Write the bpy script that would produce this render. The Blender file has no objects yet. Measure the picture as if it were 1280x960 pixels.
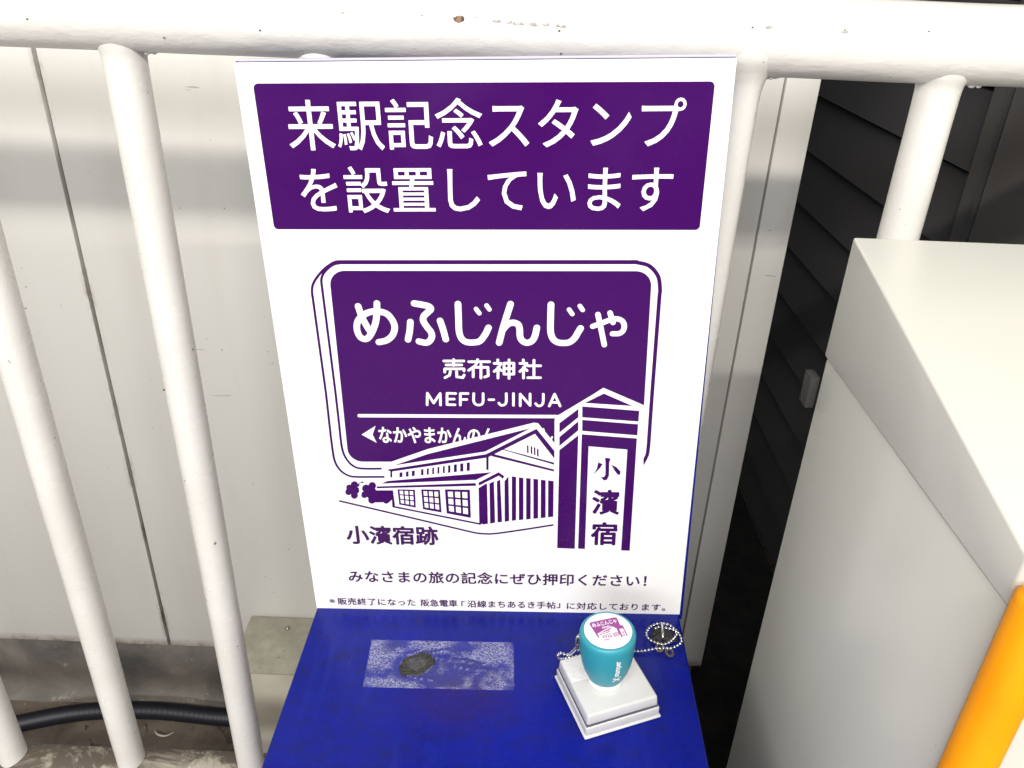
import bpy, bmesh, math, random
from mathutils import Vector, Matrix, noise
from mathutils.geometry import tessellate_polygon
random.seed(7)
S = bpy.context.scene
COL = S.collection

# ---------------------------------------------------------------- camera
cd = bpy.data.cameras.new('camera'); cam = bpy.data.objects.new('camera', cd); COL.objects.link(cam)
cd.sensor_width = 36.0; cd.lens = 1010.0 / 1280.0 * 36.0; cd.clip_start = 0.01; cd.clip_end = 100
RX = Vector((9.99206538e-01, 1.85080586e-02, 3.52667934e-02))
RD = Vector((3.98256397e-02, -4.74565606e-01, -8.79318716e-01))
RF = Vector((4.61924838e-04, 8.80025532e-01, -4.74926151e-01))
m = Matrix((( RX.x, -RD.x, -RF.x, 0), (RX.y, -RD.y, -RF.y, 0), (RX.z, -RD.z, -RF.z, 0), (0, 0, 0, 1)))
cam.matrix_world = m
S.camera = cam

# ---------------------------------------------------------------- world, lamps, exposure
W = bpy.data.worlds.new('World'); S.world = W; W.use_nodes = True
bg = W.node_tree.nodes['Background']; bg.inputs[0].default_value = (0.93, 0.95, 1.0, 1); bg.inputs[1].default_value = 0.14
def area(name, loc, target, sx, sy, power, color):
    l = bpy.data.lights.new(name, 'AREA'); l.shape = 'RECTANGLE'; l.size = sx; l.size_y = sy; l.energy = power; l.color = color
    o = bpy.data.objects.new(name, l); COL.objects.link(o); o.location = loc
    o.rotation_euler = (Vector(target) - Vector(loc)).to_track_quat('-Z', 'Y').to_euler()
    return o
area('fluorescent_tube_light', (0.10, -0.86, 0.96), (0.0, 0.6, -0.20), 3.4, 0.03, 40.0, (1.0, 0.955, 0.89))
area('overhead_fill', (0.5, -0.5, 2.3), (0.0, 0.6, -0.4), 2.6, 0.5, 13.0, (1.0, 0.97, 0.92))  # unseen fill from above, added to lift the wall and gap
area('front_fill', (-0.9, -2.7, 1.25), (0.0, 0.7, -0.5), 2.2, 0.5, 60.0, (0.98, 0.98, 1.0))  # unseen soft fill from the front, added to brighten the lower wall
vs = S.view_settings; vs.view_transform = 'Standard'; vs.look = 'None'; vs.exposure = 0.46; vs.gamma = 1.0; vs.use_curve_mapping = False
S.cycles.max_bounces = 8

# ---------------------------------------------------------------- materials
class N:
    def __init__(s, name):
        s.m = bpy.data.materials.new(name); s.m.use_nodes = True; s.t = s.m.node_tree
        s.b = s.t.nodes['Principled BSDF']
    def n(s, typ, **k):
        x = s.t.nodes.new(typ)
        for a, v in k.items():
            if a in x.inputs.keys(): x.inputs[a].default_value = v
            else: setattr(x, a, v)
        return x
    def l(s, a, b): s.t.links.new(a, b)
    def coord(s, scale=(1, 1, 1), rot=(0, 0, 0)):
        c = s.n('ShaderNodeTexCoord'); mp = s.n('ShaderNodeMapping'); mp.inputs['Scale'].default_value = scale; mp.inputs['Rotation'].default_value = rot
        s.l(c.outputs['Object'], mp.inputs['Vector']); return mp.outputs['Vector']
    def noise(s, scale, detail=4, rough=.55, vec=None, dist=0):
        x = s.n('ShaderNodeTexNoise'); x.inputs['Scale'].default_value = scale; x.inputs['Detail'].default_value = detail
        x.inputs['Roughness'].default_value = rough; x.inputs['Distortion'].default_value = dist
        s.l(vec if vec is not None else s.coord(), x.inputs['Vector']); return x.outputs['Fac']
    def ramp(s, fac, stops):
        r = s.n('ShaderNodeValToRGB'); e = r.color_ramp.elements
        while len(e) < len(stops): e.new(0.5)
        for i, (p, c) in enumerate(stops):
            e[i].position = p; e[i].color = (c, c, c, 1) if isinstance(c, (int, float)) else (*c, 1)
        s.l(fac, r.inputs['Fac']); return r.outputs['Color']
    def mix(s, fac, a, b, blend='MIX'):
        x = s.n('ShaderNodeMix', data_type='RGBA', blend_type=blend)
        for i, v in ((0, fac), (6, a), (7, b)):
            if isinstance(v, (int, float)): x.inputs[i].default_value = v if i == 0 else (v, v, v, 1)
            elif isinstance(v, tuple): x.inputs[i].default_value = (*v, 1)
            else: s.l(v, x.inputs[i])
        return x.outputs[2]
    def bump(s, h, strength=.2, dist=.001):
        b = s.n('ShaderNodeBump'); b.inputs['Strength'].default_value = strength; b.inputs['Distance'].default_value = dist
        s.l(h, b.inputs['Height']); s.l(b.outputs['Normal'], s.b.inputs['Normal'])
    def fin(s, color=None, rough=None, metal=None, spec=None):
        for k, v in (('Base Color', color), ('Roughness', rough), ('Metallic', metal), ('Specular IOR Level', spec)):
            if v is None: continue
            if isinstance(v, tuple): s.b.inputs[k].default_value = (*v, 1)
            elif isinstance(v, (int, float)): s.b.inputs[k].default_value = v
            else: s.l(v, s.b.inputs[k])
        return s.m

def paint(name, col, col2, rough=.35, speck=(.2, .17, .14), speck_t=.745, bump=.45, dirt_scale=9, dirt=.8, peel=160):
    a = N(name)
    c = a.mix(a.ramp(a.noise(dirt_scale, 6, .6), [(.35, 0.0), (.8, dirt)]), col, col2)
    sp = a.ramp(a.noise(150, 2, .5), [(speck_t - .012, 0.0), (speck_t, 1.0)])
    sp2 = a.ramp(a.noise(9, 2, .5), [(.38, 0.0), (.5, 1.0)])
    c = a.mix(a.mix(1.0, sp, sp2, 'MULTIPLY'), c, speck)
    a.bump(a.noise(peel, 3, .6), bump, .0006)
    return a.fin(c, a.ramp(a.noise(30, 3), [(.3, rough - .06), (.7, rough + .1)]))

MAT = {}
MAT['white_paint'] = paint('white_gloss_paint', (.72, .70, .665), (.60, .57, .52), .24, bump=.4)
# lumpy, thick brush paint of the top rail
a = N('thick_white_paint')
c = a.mix(a.ramp(a.noise(7, 6, .6), [(.4, 0.0), (.8, .5)]), (.74, .72, .685), (.62, .59, .54))
sp = a.ramp(a.noise(120, 2, .5), [(.765, 0.0), (.775, 1.0)])
c = a.mix(sp, c, (.25, .2, .16))
h = a.mix(.5, a.noise(90, 4, .6, a.coord((.5, 1, 1))), a.noise(22, 3, .5))
a.bump(h, .9, .0018)
MAT['rail_paint'] = a.fin(c, .30)
# lower rail, grimy
a = N('grimy_lower_rail_paint')
g = a.noise(14, 8, .68, a.coord((1.0, 1, 1)), .6)
c = a.mix(a.ramp(g, [(.40, 0.0), (.50, 1.0)]), (.36, .325, .26), (.085, .065, .048))
c = a.mix(a.ramp(a.noise(60, 6, .7), [(.60, 0.0), (.68, 1.0)]), c, (.62, .57, .5))
a.bump(a.noise(50, 6, .7), .6, .002)
MAT['grime'] = a.fin(c, .6)
a = N('rusty_steel_chip')
c = a.mix(a.ramp(a.noise(400, 3), [(.4, 0.0), (.6, 1.0)]), (.26, .15, .085), (.07, .05, .04))
MAT['rust'] = a.fin(c, .8)
a = N('scuffed_paint'); MAT['scuff'] = a.fin(a.mix(a.ramp(a.noise(500, 2), [(.45, 0.), (.55, 1.)]), (.50, .49, .44), (.30, .29, .25)), .6)
# wall cladding
a = N('cream_wall_panel')
c = a.mix(a.ramp(a.noise(2.2, 4, .5), [(.35, 0.0), (.7, .7)]), (.69, .675, .63), (.63, .625, .59))
c = a.mix(a.ramp(a.noise(5, 5, .6, a.coord((3, 3, .35))), [(.50, 0.0), (.85, .35)]), c, (.50, .46, .37))
sp = a.ramp(a.noise(150, 2, .5), [(.735, 0.0), (.75, 1.0)]); sp2 = a.ramp(a.noise(9, 3, .5), [(.44, 0.0), (.54, 1.0)])
c = a.mix(a.mix(1.0, sp, sp2, 'MULTIPLY'), c, (.16, .13, .10))
# splash dirt just above the bottom edge
cc = a.n('ShaderNodeTexCoord'); sx = a.n('ShaderNodeSeparateXYZ'); a.l(cc.outputs['Object'], sx.inputs[0])
mr = a.n('ShaderNodeMapRange'); mr.inputs['From Min'].default_value = -.86; mr.inputs['From Max'].default_value = -.848; mr.inputs['To Min'].default_value = 1; mr.inputs['To Max'].default_value = 0
a.l(sx.outputs['Z'], mr.inputs['Value'])
dm = a.mix(.5, mr.outputs['Result'], a.ramp(a.noise(60, 5, .7), [(.42, 0.0), (.62, 1.0)]), 'MULTIPLY')
c = a.mix(dm, c, (.26, .22, .17))
# grime creeping out of the vertical joint
jx = a.n('ShaderNodeMath', operation='ADD'); jx.inputs[1].default_value = .4562; a.l(sx.outputs['X'], jx.inputs[0])
ja = a.n('ShaderNodeMath', operation='ABSOLUTE'); a.l(jx.outputs[0], ja.inputs[0])
jr = a.n('ShaderNodeMapRange'); jr.inputs['From Min'].default_value = .002; jr.inputs['From Max'].default_value = .007; jr.inputs['To Min'].default_value = 1; jr.inputs['To Max'].default_value = 0; a.l(ja.outputs[0], jr.inputs['Value'])
jm = a.mix(1.0, jr.outputs['Result'], a.ramp(a.noise(34, 6, .7, a.coord((1, 1, .5))), [(.50, 0.0), (.68, .75)]), 'MULTIPLY')
c = a.mix(jm, c, (.17, .14, .10))
scr = a.ramp(a.noise(38, 3, .5, a.coord((.35, 1, 2.6), (0, .2, 0))), [(.745, 0.0), (.755, .6)])
c = a.mix(scr, c, (.25, .22, .18))
a.bump(a.mix(.5, a.noise(70, 3), a.noise(5, 2)), .10, .0012)
MAT['wall'] = a.fin(c, .27)
MAT['groove'] = N('dark_joint_filler').fin((.035, .03, .024), .8)
a = N('damp_concrete')
c = a.mix(a.ramp(a.noise(8, 7, .62, dist=.4), [(.36, 0.0), (.62, 1.0)]), (.10, .096, .09), (.24, .215, .185))
c = a.mix(a.ramp(a.noise(40, 6, .7), [(.62, 0.0), (.70, 1.0)]), c, (.36, .33, .29))
a.bump(a.noise(40, 8, .7), .5, .003); MAT['concrete'] = a.fin(c, .85)
a = N('dirty_floor')
c = a.mix(a.ramp(a.noise(6, 7, .62, dist=.7), [(.38, 0.0), (.60, 1.0)]), (.075, .056, .042), (.18, .145, .11))
c = a.mix(a.ramp(a.noise(22, 5, .7, dist=1.5), [(.60, 0.0), (.66, 1.0)]), c, (.05, .035, .03))
c = a.mix(a.ramp(a.noise(260, 2), [(.72, 0.0), (.75, 1.0)]), c, (.55, .5, .42))
a.bump(a.noise(60, 8, .7), .5, .003); MAT['floor'] = a.fin(c, .7)
a = N('platform_paving'); MAT['paving'] = a.fin(a.mix(a.ramp(a.noise(7, 6, .6), [(.35, 0.), (.7, 1.)]), (.42, .40, .37), (.30, .29, .27)), .7)
# dark siding
a = N('charcoal_siding_paint')
c = a.mix(a.ramp(a.noise(3, 4), [(.3, 0.0), (.8, 1.0)]), (.085, .082, .082), (.115, .110, .107))
a.bump(a.noise(200, 3), .15, .0006); MAT['siding'] = a.fin(c, .5)
a = N('charcoal_sheet_metal'); a.bump(a.noise(150, 3), .1, .0005); MAT['dark_sheet'] = a.fin(a.mix(a.noise(4, 3), (.115, .108, .102), (.145, .135, .125)), .45)
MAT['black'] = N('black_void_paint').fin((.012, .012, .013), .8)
a = N('near_black_recess_shade'); a.bump(a.noise(120, 5, .7), .6, .003); MAT['recess_shade'] = a.fin(a.mix(a.ramp(a.noise(25, 6, .7), [(.4, 0.), (.7, 1.)]), (.008, .008, .009), (.03, .027, .023)), .8)  # near-black colour standing in for shade on the recess floor
# blue painted steel
a = N('royal_blue_paint')
c = a.mix(a.ramp(a.noise(9, 6, .6), [(.35, 0.0), (.7, .8)]), (.003, .009, .235), (.005, .009, .150))
c = a.mix(a.ramp(a.noise(14, 7, .7, a.coord((9, .8, 1), (0, 0, .05))), [(.54, 0.0), (.78, .45)]), c, (.018, .035, .30))
c = a.mix(a.ramp(a.noise(55, 6, .72, a.coord((1, 1.6, 1))), [(.48, 0.0), (.70, .65)]), c, (.008, .009, .085))
gc = a.n('ShaderNodeTexCoord'); gm = a.n('ShaderNodeMapping', vector_type='TEXTURE'); gm.inputs['Location'].default_value = (.145, -.088, .415); gm.inputs['Scale'].default_value = (.062, .040, .05)
a.l(gc.outputs['Object'], gm.inputs['Vector']); gt = a.n('ShaderNodeTexGradient', gradient_type='SPHERICAL'); a.l(gm.outputs['Vector'], gt.inputs['Vector'])
st = a.mix(1.0, a.ramp(gt.outputs['Fac'], [(.05, 0.0), (.7, .75)]), a.ramp(a.noise(60, 6, .7), [(.30, 0.3), (.70, 1.0)]), 'MULTIPLY')
c = a.mix(st, c, (.024, .010, .10))
a.bump(a.noise(220, 4, .6), .14, .0005)
MAT['blue'] = a.fin(c, a.ramp(a.noise(40, 5, .7), [(.35, .20), (.65, .38)]), spec=.14)
# print
def printmat(name, col, r=.16):
    a = N(name)
    h = a.mix(.6, a.noise(75, 4, .65, dist=.8), a.noise(7, 2))
    a.bump(h, .30, .0010)
    
    return a.fin(col, a.ramp(a.noise(12, 5, .6), [(.35, r), (.7, r + .16)]), spec=.28)
MAT['paper'] = printmat('laminated_white_print', (.80, .79, .765))
MAT['ink'] = printmat('purple_print_ink', (.043, .0012, .092))
MAT['inkw'] = N('unprinted_white').fin((.88, .87, .85), .35)
MAT['inkp'] = N('purple_letter_ink').fin((.045, .006, .075), .35)
MAT['edge'] = N('laminate_edge').fin((.50, .48, .60), .3)
# stamp
a = N('teal_plastic'); a.b.inputs['Subsurface Weight'].default_value = .08; a.b.inputs['Subsurface Radius'].default_value = (.003, .004, .004)
a.bump(a.noise(500, 2), .04, .0003); MAT['teal'] = a.fin(a.mix(a.noise(40, 3), (.030, .29, .355), (.036, .31, .375)), .42)
a = N('white_label_film'); MAT['label'] = a.fin((.84, .83, .85), .3)
a = N('magenta_label_print'); MAT['magenta'] = a.fin((.30, .055, .27), .35)
a = N('pad_plastic'); a.bump(a.noise(300, 3), .06, .0004)
c = a.mix(a.ramp(a.noise(60, 5, .6), [(.5, 0.0), (.8, .5)]), (.58, .58, .57), (.50, .50, .49)); MAT['pad'] = a.fin(c, .22)
a = N('frosted_pad_plastic'); a.bump(a.noise(260, 5, .7, dist=1.0), .8, .0012)
MAT['crinkle'] = a.fin((.74, .74, .73), .2)
a = N('pad_seam'); MAT['seam'] = a.fin((.10, .10, .13), .5)
MAT['collar'] = N('white_collar_plastic').fin((.80, .80, .79), .35)
MAT['dull'] = N('dark_tarnished_washer').fin((.22, .19, .15), .45, 1.0)
MAT['chrome'] = N('nickel_chain').fin((.72, .72, .72), .16, 1.0)
a = N('tarnished_steel'); MAT['steel'] = a.fin(a.mix(a.noise(300, 3), (.30, .27, .22), (.55, .53, .5)), .32, 1.0)
a = N('black_adhesive'); h = a.noise(260, 5, .7, a.coord((1, 2.5, 1), (0, 0, .9)), 1.2); a.bump(h, 1.0, .0016)
MAT['putty'] = a.fin(a.mix(a.ramp(h, [(.35, 0.0), (.65, 1.0)]), (.006, .006, .006), (.050, .048, .036)), .28)
# clear tape: air trapped under it shows as fine white fibres; crease highlights are painted in
a = N('clear_packing_tape')
fine = a.ramp(a.noise(1500, 3, .7, a.coord((.5, 1.0, 1), (0, 0, .25)), .4), [(.44, 0.0), (.58, 1.0)])
zone = a.n('ShaderNodeAttribute', attribute_name='air_and_glint').outputs['Fac']
msk = a.mix(1.0, fine, zone, 'MULTIPLY')
al = a.ramp(msk, [(0.0, .05), (1.0, .50)])
a.l(al, a.b.inputs['Alpha']); a.bump(a.noise(240, 4, .6, a.coord((.5, 1, 1)), .8), .9, .0012)
MAT['tape'] = a.fin((.60, .60, .80), .12, spec=.8)
# grey machine cabinet
a = N('light_grey_powder_coat')
c = a.mix(a.noise(5, 3), (.545, .545, .49), (.585, .58, .525)); sp = a.ramp(a.noise(90, 2), [(.79, 0.0), (.80, 1.0)])
c = a.mix(sp, c, (.3, .27, .24)); a.bump(a.noise(420, 2), .10, .0004); MAT['grey'] = a.fin(c, .26)
a = N('yellow_guard_plastic'); a.bump(a.noise(45, 3), .12, .0015)
MAT['yellow'] = a.fin(a.mix(a.ramp(a.noise(18, 4), [(.35, 0.), (.7, 1.)]), (.80, .27, .0005), (.84, .33, .001)), .5, spec=.2)
a = N('beige_box'); c = a.mix(a.ramp(a.noise(20, 5, .6), [(.4, 0.0), (.75, .6)]), (.52, .48, .39), (.40, .36, .28))
c = a.mix(a.ramp(a.noise(160, 2), [(.74, 0.0), (.76, 1.0)]), c, (.2, .17, .13)); MAT['beige'] = a.fin(c, .5)
a = N('stained_box_top'); c = a.mix(a.ramp(a.noise(30, 7, .65), [(.4, 0.0), (.65, 1.0)]), (.30, .285, .22), (.40, .38, .30))
c = a.mix(a.ramp(a.noise(170, 2), [(.70, 0.0), (.74, 1.0)]), c, (.12, .10, .07)); MAT['boxtop'] = a.fin(c, .7)
MAT['hose'] = N('black_corrugated_plastic').fin((.004, .005, .011), .5)
MAT['bracket'] = N('dull_bracket_steel').fin((.035, .035, .035), .45)

# ---------------------------------------------------------------- helpers
def link(o, parent=None):
    COL.objects.link(o)
    if parent: o.parent = parent
    return o
def empty(name, label, cat, loc=(0, 0, 0), mat=None, group=None):
    o = bpy.data.objects.new(name, None); COL.objects.link(o); o.empty_display_size = .02
    if mat is not None: o.matrix_world = mat
    else: o.location = loc
    o['label'] = label; o['category'] = cat
    if group: o['group'] = group
    return o
def mesh(name, bm, mats, parent=None, smooth=False):
    me = bpy.data.meshes.new(name); bmesh.ops.recalc_face_normals(bm, faces=bm.faces) if bm.faces and not bm.get('flat', False) else None
    bm.to_mesh(me); bm.free()
    for x in (mats if isinstance(mats, (list, tuple)) else [mats]): me.materials.append(MAT[x])
    if smooth:
        for p in me.polygons: p.use_smooth = True
    return link(bpy.data.objects.new(name, me), parent)
class BM:
    """bmesh wrapper collecting boxes, tubes and lathes for one mesh"""
    def __init__(s): s.b = bmesh.new()
    def box(s, x0, x1, y0, y1, z0, z1, bev=0, seg=2):
        r = bmesh.ops.create_cube(s.b, size=1); vv = r['verts']
        for v in vv: v.co = Vector(((x0 + x1) / 2 + v.co.x * (x1 - x0), (y0 + y1) / 2 + v.co.y * (y1 - y0), (z0 + z1) / 2 + v.co.z * (z1 - z0)))
        if bev:
            ed = list({e for v in vv for e in v.link_edges})
            bmesh.ops.bevel(s.b, geom=ed, offset=bev, segments=seg, affect='EDGES', profile=.5)
        return s
    def prism(s, pts, axis, a, b, bev=0, seg=2):
        """polygon pts extruded along axis ('x','y','z') from a to b"""
        def P(p, t):
            return Vector((t, p[0], p[1])) if axis == 'x' else Vector((p[0], t, p[1])) if axis == 'y' else Vector((p[0], p[1], t))
        v0 = [s.b.verts.new(P(p, a)) for p in pts]; v1 = [s.b.verts.new(P(p, b)) for p in pts]
        n = len(pts); s.b.faces.new(v0); s.b.faces.new(v1[::-1])
        for i in range(n): s.b.faces.new((v0[i], v0[(i + 1) % n], v1[(i + 1) % n], v1[i]))
        if bev:
            ed = list({e for v in v0 + v1 for e in v.link_edges}); bmesh.ops.bevel(s.b, geom=ed, offset=bev, segments=seg, affect='EDGES', profile=.5)
        return s
    def lathe(s, prof, c=(0, 0, 0), seg=40, cap=True, wob=0, M=None):
        rings = []
        for r, z in prof:
            ring = []
            for i in range(seg):
                t = 2 * math.pi * i / seg; p = Vector((r * math.cos(t), r * math.sin(t), z))
                if wob: 
                    k = 1 + wob * noise.noise(Vector((p.x * 60 + c[0] * 9, p.y * 60, z * 30))); p.x *= k; p.y *= k
                if M is not None: p = M @ p
                ring.append(s.b.verts.new(p + Vector(c)))
            rings.append(ring)
        for a_, b_ in zip(rings, rings[1:]):
            for i in range(seg): s.b.faces.new((a_[i], a_[(i + 1) % seg], b_[(i + 1) % seg], b_[i]))
        if cap:
            if prof[0][0] > 1e-6: s.b.faces.new(rings[0][::-1])
            if prof[-1][0] > 1e-6: s.b.faces.new(rings[-1])
        return s
    def tube(s, pts, r, seg=12, closed=False, rf=None):
        pts = [Vector(p) for p in pts]; n = len(pts); rings = []; prev = None
        for i in range(n):
            t = (pts[(i + 1) % n] - pts[i - 1]) if closed else (pts[min(i + 1, n - 1)] - pts[max(i - 1, 0)])
            t.normalize()
            if prev is None:
                u = t.orthogonal().normalized()
            else: u = (prev - t * prev.dot(t)).normalized()
            prev = u; w = t.cross(u); rr = rf(i / (n - 1)) if rf else r
            rings.append([s.b.verts.new(pts[i] + (u * math.cos(a) + w * math.sin(a)) * rr) for a in [2 * math.pi * k / seg for k in range(seg)]])
        for i in range(n if closed else n - 1):
            a_, b_ = rings[i], rings[(i + 1) % n]
            for k in range(seg): s.b.faces.new((a_[k], a_[(k + 1) % seg], b_[(k + 1) % seg], b_[k]))
        if not closed: s.b.faces.new(rings[0][::-1]); s.b.faces.new(rings[-1])
        return s
    def ball(s, c, r, u=10, v=7):
        bmesh.ops.create_uvsphere(s.b, u_segments=u, v_segments=v, radius=r, matrix=Matrix.Translation(c)); return s
    def out(s, name, mats, parent=None, smooth=False, auto=None):
        bmesh.ops.recalc_face_normals(s.b, faces=s.b.faces)
        me = bpy.data.meshes.new(name); s.b.to_mesh(me); s.b.free()
        for x in (mats if isinstance(mats, (list, tuple)) else [mats]): me.materials.append(MAT[x])
        if smooth:
            for p in me.polygons: p.use_smooth = True
        if auto is not None:
            me.set_sharp_from_angle(angle=math.radians(auto))
            for p in me.polygons: p.use_smooth = True
        return link(bpy.data.objects.new(name, me), parent)
def catmull(pts, k=8):
    P = [Vector(p) for p in pts]; out = []
    for i in range(len(P) - 1):
        p0 = P[i - 1] if i else P[0] * 2 - P[1]; p3 = P[i + 2] if i + 2 < len(P) else P[-1] * 2 - P[-2]; p1, p2 = P[i], P[i + 1]
        for j in range(k):
            t = j / k; out.append(.5 * ((2 * p1) + (p2 - p0) * t + (2 * p0 - 5 * p1 + 4 * p2 - p3) * t * t + (3 * p1 - p0 - 3 * p2 + p3) * t ** 3))
    out.append(P[-1]); return out

# ---------------------------------------------------------------- flat print: everything in millimetres on a sheet
class Print:
    """collects flat print shapes for one mesh; shapes are (vertices, faces, material index)"""
    def __init__(s): s.v = []; s.f = []; s.mi = []
    def add(s, vs, fs, mi):
        k = len(s.v); s.v += vs; s.f += [tuple(i + k for i in f) for f in fs]; s.mi += [mi] * len(fs)
    def poly(s, pts, h, mi):
        t = tessellate_polygon([[Vector((p[0], p[1], 0)) for p in pts]])
        fs = []
        for f in t:
            a, b, c = [pts[i] for i in f]
            cr = (b[0] - a[0]) * (c[1] - a[1]) - (b[1] - a[1]) * (c[0] - a[0])
            fs.append(f if cr < 0 else f[::-1])          # y runs downwards on the sheet
        s.add([(p[0], p[1], h) for p in pts], fs, mi)
    def ribbon(s, pts, w, h, mi):
        pts = [Vector((p[0], p[1])) for p in pts]; n = len(pts); r = w / 2; vs = []; fs = []
        for i in range(n):
            t = (pts[min(i + 1, n - 1)] - pts[max(i - 1, 0)]).normalized(); nn = Vector((-t.y, t.x))
            hh = h + .001 * i / n
            vs += [(*(pts[i] + nn * r), hh), (*(pts[i] - nn * r), hh)]
        for i in range(n - 1): fs.append((2 * i, 2 * i + 1, 2 * i + 3, 2 * i + 2))
        for e in (0, 1):
            i = n - 1 if e else 0; t = (pts[i] - pts[i - 1]).normalized() if e else (pts[0] - pts[1]).normalized()
            nn = Vector((-t.y, t.x)); cap = [2 * i + (0 if e else 1)]
            for k in range(1, 8):
                a_ = math.pi * k / 8; q = pts[i] + nn * r * math.cos(a_) + t * r * math.sin(a_); vs.append((*q, h + .001 * i / n)); cap.append(len(vs) - 1)
            cap.append(2 * i + (1 if e else 0)); fs.append(tuple(cap))
        s.add(vs, fs, mi)
    def text(s, body, x0, x1, y0, y1, em, off, h, mi):
        c = bpy.data.curves.new('lettering', 'FONT'); c.body = body; c.resolution_u = 3
        o = bpy.data.objects.new('lettering', c); COL.objects.link(o); bpy.context.view_layer.update()
        def ev():
            bpy.context.view_layer.update(); d = bpy.context.evaluated_depsgraph_get(); return bpy.data.meshes.new_from_object(o.evaluated_get(d))
        me = ev()
        def bb(me):
            xs = [v.co.x for v in me.vertices]; ys = [v.co.y for v in me.vertices]; return min(xs), max(xs), min(ys), max(ys)
        a0, a1, b0, b1 = bb(me)
        if em and len(body) > 1:
            k = ((x1 - x0) / em - (a1 - a0)) / (len(body) - 1) + 1; c.space_character = max(.5, k); bpy.data.meshes.remove(me); me = ev(); a0, a1, b0, b1 = bb(me)
            sx = (x1 - x0) / (a1 - a0); sy = em
        else:
            sx = (x1 - x0) / (a1 - a0); sy = (y1 - y0) / (b1 - b0) if not em else em
        yc = (y0 + y1) / 2
        # heavier weight: the same glyphs printed several times, shifted by a fraction of a stroke
        r = off * sy; sh = [(0, 0)] + ([(r * math.cos(k * math.pi / 4), r * math.sin(k * math.pi / 4)) for k in range(8)] if off else [])
        sx -= 2 * r / (a1 - a0); x0 += r; fs = [tuple(p.vertices) for p in me.polygons]
        for n_, (dx, dy) in enumerate(sh):
            s.add([(x0 + dx + (v.co.x - a0) * sx, yc + dy - (v.co.y - (b0 + b1) / 2) * sy, h + .0006 * n_) for v in me.vertices], fs, mi)
        bpy.data.objects.remove(o); bpy.data.curves.remove(c); bpy.data.meshes.remove(me)
    def out(s, name, mats, parent, f=lambda x, y, h: (x / 1000, -y / 1000, h / 1000)):
        me = bpy.data.meshes.new(name); me.from_pydata([f(*v) for v in s.v], [], s.f)
        for x in mats: me.materials.append(MAT[x])
        me.polygons.foreach_set('material_index', s.mi); me.update()
        bm = bmesh.new(); bm.from_mesh(me)
        bm.to_mesh(me); bm.free()
        return link(bpy.data.objects.new(name, me), parent)
def roundrect(q, r, n=8):
    out = []; q = [Vector(p) for p in q]
    for i in range(4):
        p, a_, b_ = q[i], q[i - 1], q[(i + 1) % 4]; u = (a_ - p).normalized(); v = (b_ - p).normalized()
        h = u.angle(v) / 2; L = r / math.tan(h); c = p + (u + v).normalized() * r / math.sin(h)
        s0 = p + u * L - c; s1 = p + v * L - c; tot = s0.angle(s1); sg = 1 if s0.x * s1.y - s0.y * s1.x > 0 else -1
        for k in range(n + 1):
            t = sg * tot * k / n; out.append(c + Vector((s0.x * math.cos(t) - s0.y * math.sin(t), s0.x * math.sin(t) + s0.y * math.cos(t))))
    return out

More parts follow.
